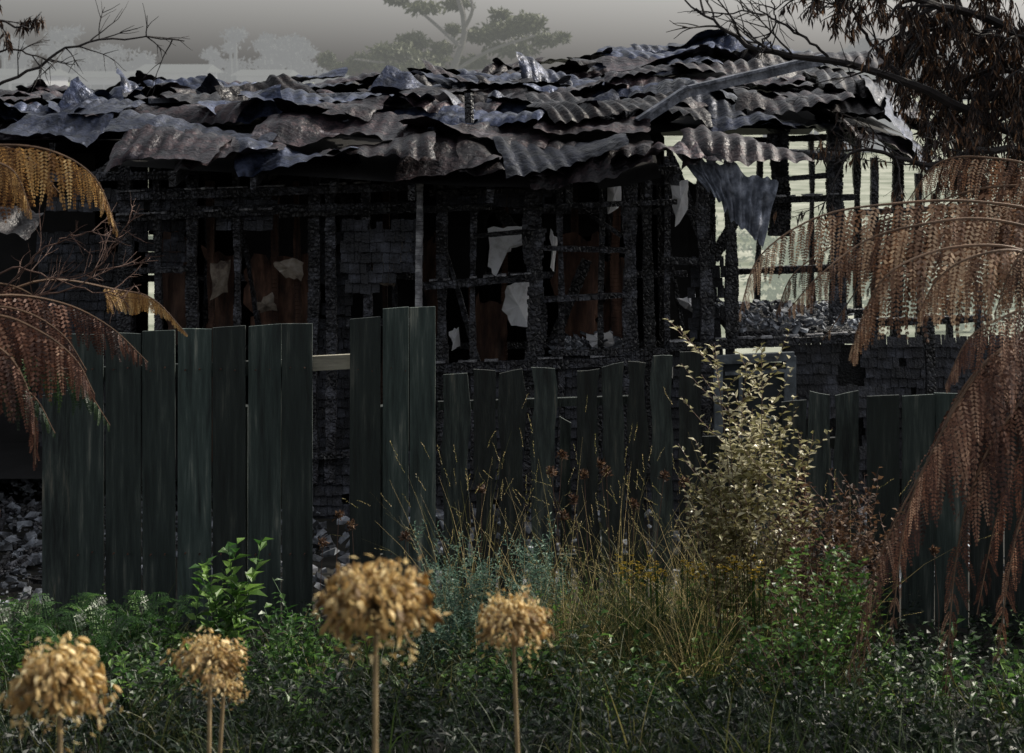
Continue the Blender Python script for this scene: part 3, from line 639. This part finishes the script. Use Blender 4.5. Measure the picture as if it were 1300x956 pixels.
# ---------------------------------------------------------------- garden plants
def stems(mb,base,h,spread,ns,ll,lw,per,lm,sm=1,top_only=0.0,lean=Vector((0,0,0)),r=.004,droop=0,tone=None,side=0):
    for i in range(ns):
        an=U(0,6.28); sp=spread*math.sqrt(U(0,1)); d=Vector((math.cos(an),math.sin(an),0))*sp; hh=h*U(.6,1)
        b=base+d*.25; C=spline([b,b+d*.3+UP*hh*.4+rv(.02),b+d*.7+UP*hh*.75+lean*.5+rv(.03),b+d+UP*hh+lean-UP*droop*hh],10)
        tube(mb,C[::2],r,r*.4,sm,3)
        def put(C,per,t0):
            for k in range(per):
                t=t0+(1-t0)*(k+U(0,.7))/per; f=t*(len(C)-1); kk=min(int(f),len(C)-2); p=C[kk].lerp(C[kk+1],f-kk)
                T=(C[kk+1]-C[kk]).normalized(); an=k*2.4; dd=Vector((math.cos(an),math.sin(an),0))+T*U(.2,.9)+rv(.25)
                leaf(mb,p,dd,UP+rv(.5),ll*U(.6,1.2)*(1-.4*t),lw*U(.7,1.2)*(1-.3*t),lm,None if tone is None else min(1,max(0,tone+U(-.35,.35))))
        put(C,per,top_only)
        for s in range(side):
            k=int(U(3,9.9)); an=U(0,6.28); dd=Vector((math.cos(an),math.sin(an),.9)).normalized(); L=hh*U(.12,.28)
            C2=spline([C[k],C[k]+dd*L*.5+rv(.01),C[k]+dd*L+UP*.03],6); tube(mb,C2[::2],r*.5,r*.3,sm,3); put(C2,max(4,per//3),.1)
def gpos(px,Y): x=(px-650)/F*Y; return Vector((x,Y,gz(x,Y)))
m=MB(); stems(m,gpos(945,9.9),1.8,.16,9,.068,.036,40,0,1,.3,side=9,tone=.78); stems(m,gpos(918,9.8),1.4,.2,7,.064,.033,28,0,1,.3,side=8,tone=.62)
stems(m,gpos(968,9.9),1.4,.26,9,.064,.034,26,0,1,.25,side=7,tone=.65); m.obj('silvery_shrub',[M_silver,M_twigred])
m=MB(); stems(m,gpos(1060,9.9),1.05,.34,22,.05,.034,18,0,1,.35,side=8,tone=.5,r=.003); stems(m,gpos(1015,10.1),.95,.25,10,.045,.03,14,0,1,.4,side=5,tone=.4); m.obj('withered_shrub',[M_brownleaf,M_twigred])
m=MB(); stems(m,gpos(1045,9.1),.78,.26,28,.055,.038,18,0,1,.1,side=4,tone=.7); stems(m,gpos(1010,8.7),.55,.26,20,.05,.034,14,0,1,.1,side=3,tone=.65); m.obj('leafy_bush',[M_green,M_twigred])
m=MB(); stems(m,gpos(293,9.8),.82,.14,5,.13,.075,14,0,1,.25,tone=.8,side=2); stems(m,gpos(252,9.7),.45,.18,6,.1,.06,10,0,1,.2,tone=.7); stems(m,gpos(360,9.5),.45,.22,8,.09,.05,9,0,1,.2,tone=.5); stems(m,gpos(395,9.7),.5,.2,7,.09,.04,9,0,1,.2,tone=.4); m.obj('leafy_seedling',[M_green,M_green])
m=MB()
for px,Y,h in ((575,10,.8),(600,9.9,.7),(625,10,.62),(650,10,.72),(690,10.1,.8),(545,9.7,.5),(625,9.6,.5),(560,9.9,.65),(665,9.7,.6)): stems(m,gpos(px,Y),h,.2,9,.045,.012,46,0,1,.15,tone=.72,side=2,r=.003)
m.obj('spurge_plant',[M_blueg,M_blueg])
def patchy(px,Y,th=-.05): return noise.noise(Vector((px*.009,Y*1.1,4.2)))>th
# ground cover
m=MB()
for i in range(460):
    Y=U(8.2,10.9); px=U(-60,1380); p=gpos(px,Y); lush=patchy(px,Y,.0)  # noise picks patches of taller, fresher-toned plants
    stems(m,p,U(.2,.5) if lush else U(.1,.28),.18,4,U(.04,.09),U(.022,.045),9,1 if (lush and U(0,1)<.6) else 0,0,.1,tone=U(.3,.9) if lush else U(.0,.4),r=.002)
for i in range(160):
    Y=U(7.2,8.4); px=U(-60,1380); stems(m,gpos(px,Y),U(.12,.3),.2,4,U(.05,.09),U(.02,.04),8,0,0,.1,tone=U(.0,.4),r=.002)
m.obj('ground_cover',[M_dkgreen,M_green])
m=MB()
for i in range(2000):
    Y=U(6.8,11.3); p=gpos(U(-80,1400),Y)+UP*U(.0,.03); leaf(m,p,Vector((U(-1,1),U(-1,1),U(-.1,.3))),UP+rv(.3),U(.02,.06),U(.01,.025),0 if U(0,1)<.4 else 1,U(0,.3))
m.obj('leaf_litter',[M_brownleaf,M_scorch])
m=MB()
for px,Y,n,L in ((70,9.6,9,.42),(150,9.7,9,.42),(20,9.3,8,.4),(195,10.1,8,.38),(110,9.0,8,.38)):
    b=gpos(px,Y)
    for i in range(n):
        an=i/n*6.28+U(-.3,.3); d=Vector((math.cos(an),math.sin(an),0))
        frond(m,[b,b+d*L*.25+UP*L*.6,b+d*L*.5+UP*L*.95,b+d*L*.8+UP*L*.9],.055,22,.1,K=3,r=.003,tone=U(.0,.7),start=.15,curlin=.1,pw=.16,thin=1,tv=.15)
m.obj('green_fern',[M_green,M_green])
def blade(mb,p,d,L,w,mat=0,a=None,seg=5,bend=.35):
    a=U(0,1) if a is None else a; vs=[]; q=p.copy(); d=d.normalized(); s=d.cross(Vector((U(-1,1),U(-1,1),.1))).normalized()
    for i in range(seg+1):
        ww=w*(1-(i/seg)**1.5)+.0006; vs+= [q-s*ww/2,q+s*ww/2]; d=(d+Vector((0,0,-bend/seg*(.4+i/seg)))+Vector((d.x,d.y,0))*bend*.6/seg).normalized(); q=q+d*L/seg
    mb.add(vs,[(2*i,2*i+1,2*i+3,2*i+2) for i in range(seg)],mat,a); return q,d
m=MB()
def tuft(px,Y,n,L,tone,w=.005,lean=.4,seed=.0,bend=(.3,2.2)):
    b=gpos(px,Y); ll=Vector((U(-.3,.3),U(-.3,.3),0))
    for i in range(n):
        d=Vector((U(-lean,lean),U(-lean,lean),1))+ll; l=L*U(.4,1.05)
        q,dd=blade(m,b+Vector((U(-.1,.1),U(-.1,.1),0)),d,l,w*U(.5,1.3),0,min(1,max(0,tone+U(-.35,.35))),bend=U(*bend))
        if U(0,1)<seed:
            for k in range(9): leaf(m,q-dd*.012*k,dd+rv(.45),rv(1),.014,.005,0,U(.6,1))
for i in range(120):
    px=U(690,1030); Y=U(9.2,10.7); tuft(px,Y,24,U(.4,.9),U(.2,.95) if patchy(px,Y,0) else U(0,.6),seed=.15)
for i in range(110):
    px=U(330,1100); Y=U(8.6,10.6); tuft(px,Y,22,U(.3,.65),U(.15,.65) if patchy(px,Y,.05) else U(0,.25))
for i in range(40): tuft(U(-40,340),U(9.2,10.9),20,U(.25,.5),U(.0,.4))
for i in range(50): tuft(U(560,1110),U(9.8,10.6),7,U(.8,1.25),U(.7,.98),w=.003,lean=.3,seed=.85,bend=(.2,1))
for i in range(230):
    px=U(-60,1350); Y=U(7.0,8.9); tuft(px,Y,18,U(.2,.5),U(.1,.42) if patchy(px,Y,.1) else U(0,.15),w=.007)
m.obj('long_grass',[M_grass])
m=MB()
for px,py in ((762,590),(742,603),(728,636),(714,578),(716,655),(770,600),(843,605),(868,612),(612,622),(430,655),(447,668),(515,682),(410,690),(805,640),(1185,700),(700,600)):
    t=W(px,py,10.1); b=gpos(px+U(-25,25),10.1); C=spline([b,b.lerp(t,.5)+rv(.03),t],10); tube(m,C,.0025,.0015,0,4)
    for k in range(46): leaf(m,t+rv(.015),rv(1)+UP*.4,rv(1),.03,.012,1,U(.0,.8))
m.obj('wildflower_seed_stems',[M_twigred,M_brownleaf])
m=MB()
for i in range(240):
    px=U(780,970); py=724+12*noise.noise(Vector((px*.02,0,0)))+R.gauss(0,8)
    if noise.noise(Vector((px*.045,3,0)))<-.3: continue
    t=W(px,py,9.75+U(-.3,.25))
    if i%3==0:
        b=gpos(px,9.75); tube(m,[b,b.lerp(t,.5)+rv(.02),t],.0025,.0015,1,4)
    for k in range(6):
        an=k*1.05; leaf(m,t,Vector((math.cos(an),math.sin(an),U(-.3,.8))),UP+rv(.6),.014,.009,0)
m.obj('yellow_wildflowers',[M_yellow,M_green])
# ---------------------------------------------------------------- agapanthus seed heads
def capsule(mb,p,d,L,w,a):
    d,s,u=frame(d,Vector((.1,.3,.9)).normalized()); vs=[]; ns=6
    prof=((0,.12),(.3,.8),(.6,1),(.85,.7),(1,.25))
    for t,rr in prof:
        for j in range(ns):
            an=6.283*j/ns; r=w/2*rr*(1.0 if j%2==0 else .5)*(1+.25*U(-1,1)*(t>.5)); vs.append(p+d*L*t+s*r*math.cos(an)+u*r*math.sin(an))
    fs=[(i*ns+j,i*ns+(j+1)%ns,(i+1)*ns+(j+1)%ns,(i+1)*ns+j) for i in range(len(prof)-1) for j in range(ns)]
    mb.add(vs,fs,0,a)
def agap(px,py,Y,rad,n=120):
    m=MB(); c=W(px,py,Y); b=Vector((c.x+U(-.05,.05),Y+U(-.05,.05),gz(c.x,Y)-.02)); 
    hub=c-UP*rad*.35
    tube(m,spline([b,b.lerp(hub,.5)+Vector((U(-.015,.015),0,0)),hub],14),.0075,.005,1,8)
    lob=U(0,99)
    for i in range(n):
        z=1-1.3*U(0,1); an=U(0,6.28); q=math.sqrt(max(0,1-z*z)); d=Vector((q*math.cos(an),q*math.sin(an),z*.85))
        L=rad*(U(.65,1.1) if z>-.1 else U(.5,.85))*(1+.4*noise.noise(d*1.8+Vector((lob,0,0)))); e=hub+d*L
        tube(m,[hub,hub+d*L*.55+UP*.006,e],.0013,.001,1,3)
        capsule(m,e,d*.35+Vector((0,0,-.8))+rv(.45),rad*U(.16,.28),rad*U(.09,.15),U(.1,1)*(.55+.45*max(0,z+.3)))  # tone brightens towards the top, light from above painted into the capsules
    for i in range(n*2):
        d=(rv(1)+UP*.35).normalized(); d.z*=.9; e=hub+d*rad*U(.6,1.1)*(1+.4*noise.noise(d*1.8+Vector((lob,0,0)))); leaf(m,e,rv(1)-UP*.5,rv(1),rad*U(.12,.24),rad*U(.04,.09),0,U(.2,1))
    m.obj('agapanthus_seed_head',[M_seed,M_stalk],smooth=False)
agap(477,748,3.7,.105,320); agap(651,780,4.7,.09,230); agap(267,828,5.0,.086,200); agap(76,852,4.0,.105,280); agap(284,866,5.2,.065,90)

# ---------------------------------------------------------------- distance
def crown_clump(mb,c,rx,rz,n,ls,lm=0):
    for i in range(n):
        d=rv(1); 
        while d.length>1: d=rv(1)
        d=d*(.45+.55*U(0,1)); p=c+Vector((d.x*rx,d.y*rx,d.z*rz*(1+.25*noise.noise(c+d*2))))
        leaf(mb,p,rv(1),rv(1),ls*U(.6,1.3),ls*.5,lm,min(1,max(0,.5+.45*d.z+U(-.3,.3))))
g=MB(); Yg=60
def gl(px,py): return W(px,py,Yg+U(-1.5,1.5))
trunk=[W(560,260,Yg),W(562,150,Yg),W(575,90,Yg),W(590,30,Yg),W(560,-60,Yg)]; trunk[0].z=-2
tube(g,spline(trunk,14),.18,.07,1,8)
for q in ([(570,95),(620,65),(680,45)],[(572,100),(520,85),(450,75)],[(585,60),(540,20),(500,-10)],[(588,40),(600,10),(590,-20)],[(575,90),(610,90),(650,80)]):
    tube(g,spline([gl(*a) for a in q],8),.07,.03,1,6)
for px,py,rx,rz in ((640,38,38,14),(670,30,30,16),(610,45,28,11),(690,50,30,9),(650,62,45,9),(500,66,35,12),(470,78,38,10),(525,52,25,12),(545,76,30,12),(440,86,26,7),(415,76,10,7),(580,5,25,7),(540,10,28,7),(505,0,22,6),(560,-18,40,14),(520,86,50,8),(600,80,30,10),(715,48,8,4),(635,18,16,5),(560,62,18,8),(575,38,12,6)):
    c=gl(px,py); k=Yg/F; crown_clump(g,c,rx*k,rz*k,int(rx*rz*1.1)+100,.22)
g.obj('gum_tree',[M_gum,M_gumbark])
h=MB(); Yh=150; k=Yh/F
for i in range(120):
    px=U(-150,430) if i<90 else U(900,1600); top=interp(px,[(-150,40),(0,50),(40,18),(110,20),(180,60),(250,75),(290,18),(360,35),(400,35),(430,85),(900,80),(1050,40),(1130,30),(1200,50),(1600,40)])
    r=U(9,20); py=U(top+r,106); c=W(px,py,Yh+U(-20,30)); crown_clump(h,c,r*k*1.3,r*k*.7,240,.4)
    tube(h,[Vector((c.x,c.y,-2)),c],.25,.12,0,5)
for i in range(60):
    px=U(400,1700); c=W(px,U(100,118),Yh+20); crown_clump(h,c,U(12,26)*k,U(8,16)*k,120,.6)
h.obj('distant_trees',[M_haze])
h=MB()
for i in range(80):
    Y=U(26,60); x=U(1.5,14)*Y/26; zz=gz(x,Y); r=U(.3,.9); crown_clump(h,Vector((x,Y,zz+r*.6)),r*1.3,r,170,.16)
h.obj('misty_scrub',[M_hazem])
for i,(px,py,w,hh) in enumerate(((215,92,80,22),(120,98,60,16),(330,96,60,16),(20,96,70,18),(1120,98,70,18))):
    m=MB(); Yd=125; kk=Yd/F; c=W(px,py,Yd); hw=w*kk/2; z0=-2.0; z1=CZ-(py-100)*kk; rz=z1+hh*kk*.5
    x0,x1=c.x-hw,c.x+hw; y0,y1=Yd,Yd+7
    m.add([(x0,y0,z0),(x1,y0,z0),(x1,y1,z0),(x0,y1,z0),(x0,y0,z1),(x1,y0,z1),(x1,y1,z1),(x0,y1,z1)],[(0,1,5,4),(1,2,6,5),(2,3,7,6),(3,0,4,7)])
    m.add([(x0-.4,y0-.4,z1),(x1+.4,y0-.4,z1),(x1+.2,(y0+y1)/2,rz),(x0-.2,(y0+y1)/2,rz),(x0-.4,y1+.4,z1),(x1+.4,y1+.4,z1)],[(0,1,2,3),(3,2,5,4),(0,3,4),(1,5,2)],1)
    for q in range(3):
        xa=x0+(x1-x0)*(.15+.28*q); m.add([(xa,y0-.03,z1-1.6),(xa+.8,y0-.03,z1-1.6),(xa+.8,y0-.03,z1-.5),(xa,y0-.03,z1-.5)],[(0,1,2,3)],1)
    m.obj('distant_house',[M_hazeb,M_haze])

# ---------------------------------------------------------------- light, sky, camera
EL,AZ=math.radians(38),math.radians(64)
w=bpy.data.worlds.new("World"); scene.world=w; w.use_nodes=True; nt=w.node_tree; N=nt.nodes; L=nt.links
bg=N['Background']; sk=N.new('ShaderNodeTexSky'); sk.sky_type='NISHITA'; sk.sun_disc=False; sk.sun_elevation=EL; sk.sun_rotation=AZ
sk.dust_density=4
hv=N.new('ShaderNodeHueSaturation'); hv.inputs['Saturation'].default_value=.2; hv.inputs['Value'].default_value=1.2; L.new(sk.outputs[0],hv.inputs['Color'])
L.new(hv.outputs[0],bg.inputs['Color']); bg.inputs['Strength'].default_value=.15
S=Vector((math.sin(AZ)*math.cos(EL),math.cos(AZ)*math.cos(EL),math.sin(EL)))
ld=bpy.data.lights.new('sun','SUN'); ld.energy=5.0; ld.angle=math.radians(.6); ld.color=(1,.92,.78)
lo=bpy.data.objects.new('sun',ld); scene.collection.objects.link(lo); lo.rotation_euler=(-S).to_track_quat('-Z','Y').to_euler(); lo.location=S*40
cd=bpy.data.cameras.new('camera'); co=bpy.data.objects.new('camera',cd); scene.collection.objects.link(co)
co.location=(0,0,CZ); co.rotation_euler=(math.pi/2,0,0); cd.sensor_width=36; cd.lens=F/1300*36; cd.shift_y=-378/1300
cd.clip_start=.1; cd.clip_end=6000; cd.dof.use_dof=True; cd.dof.focus_distance=11.5; cd.dof.aperture_fstop=6
scene.camera=co
scene.view_settings.view_transform='Standard'; scene.view_settings.look='None'; scene.view_settings.exposure=0
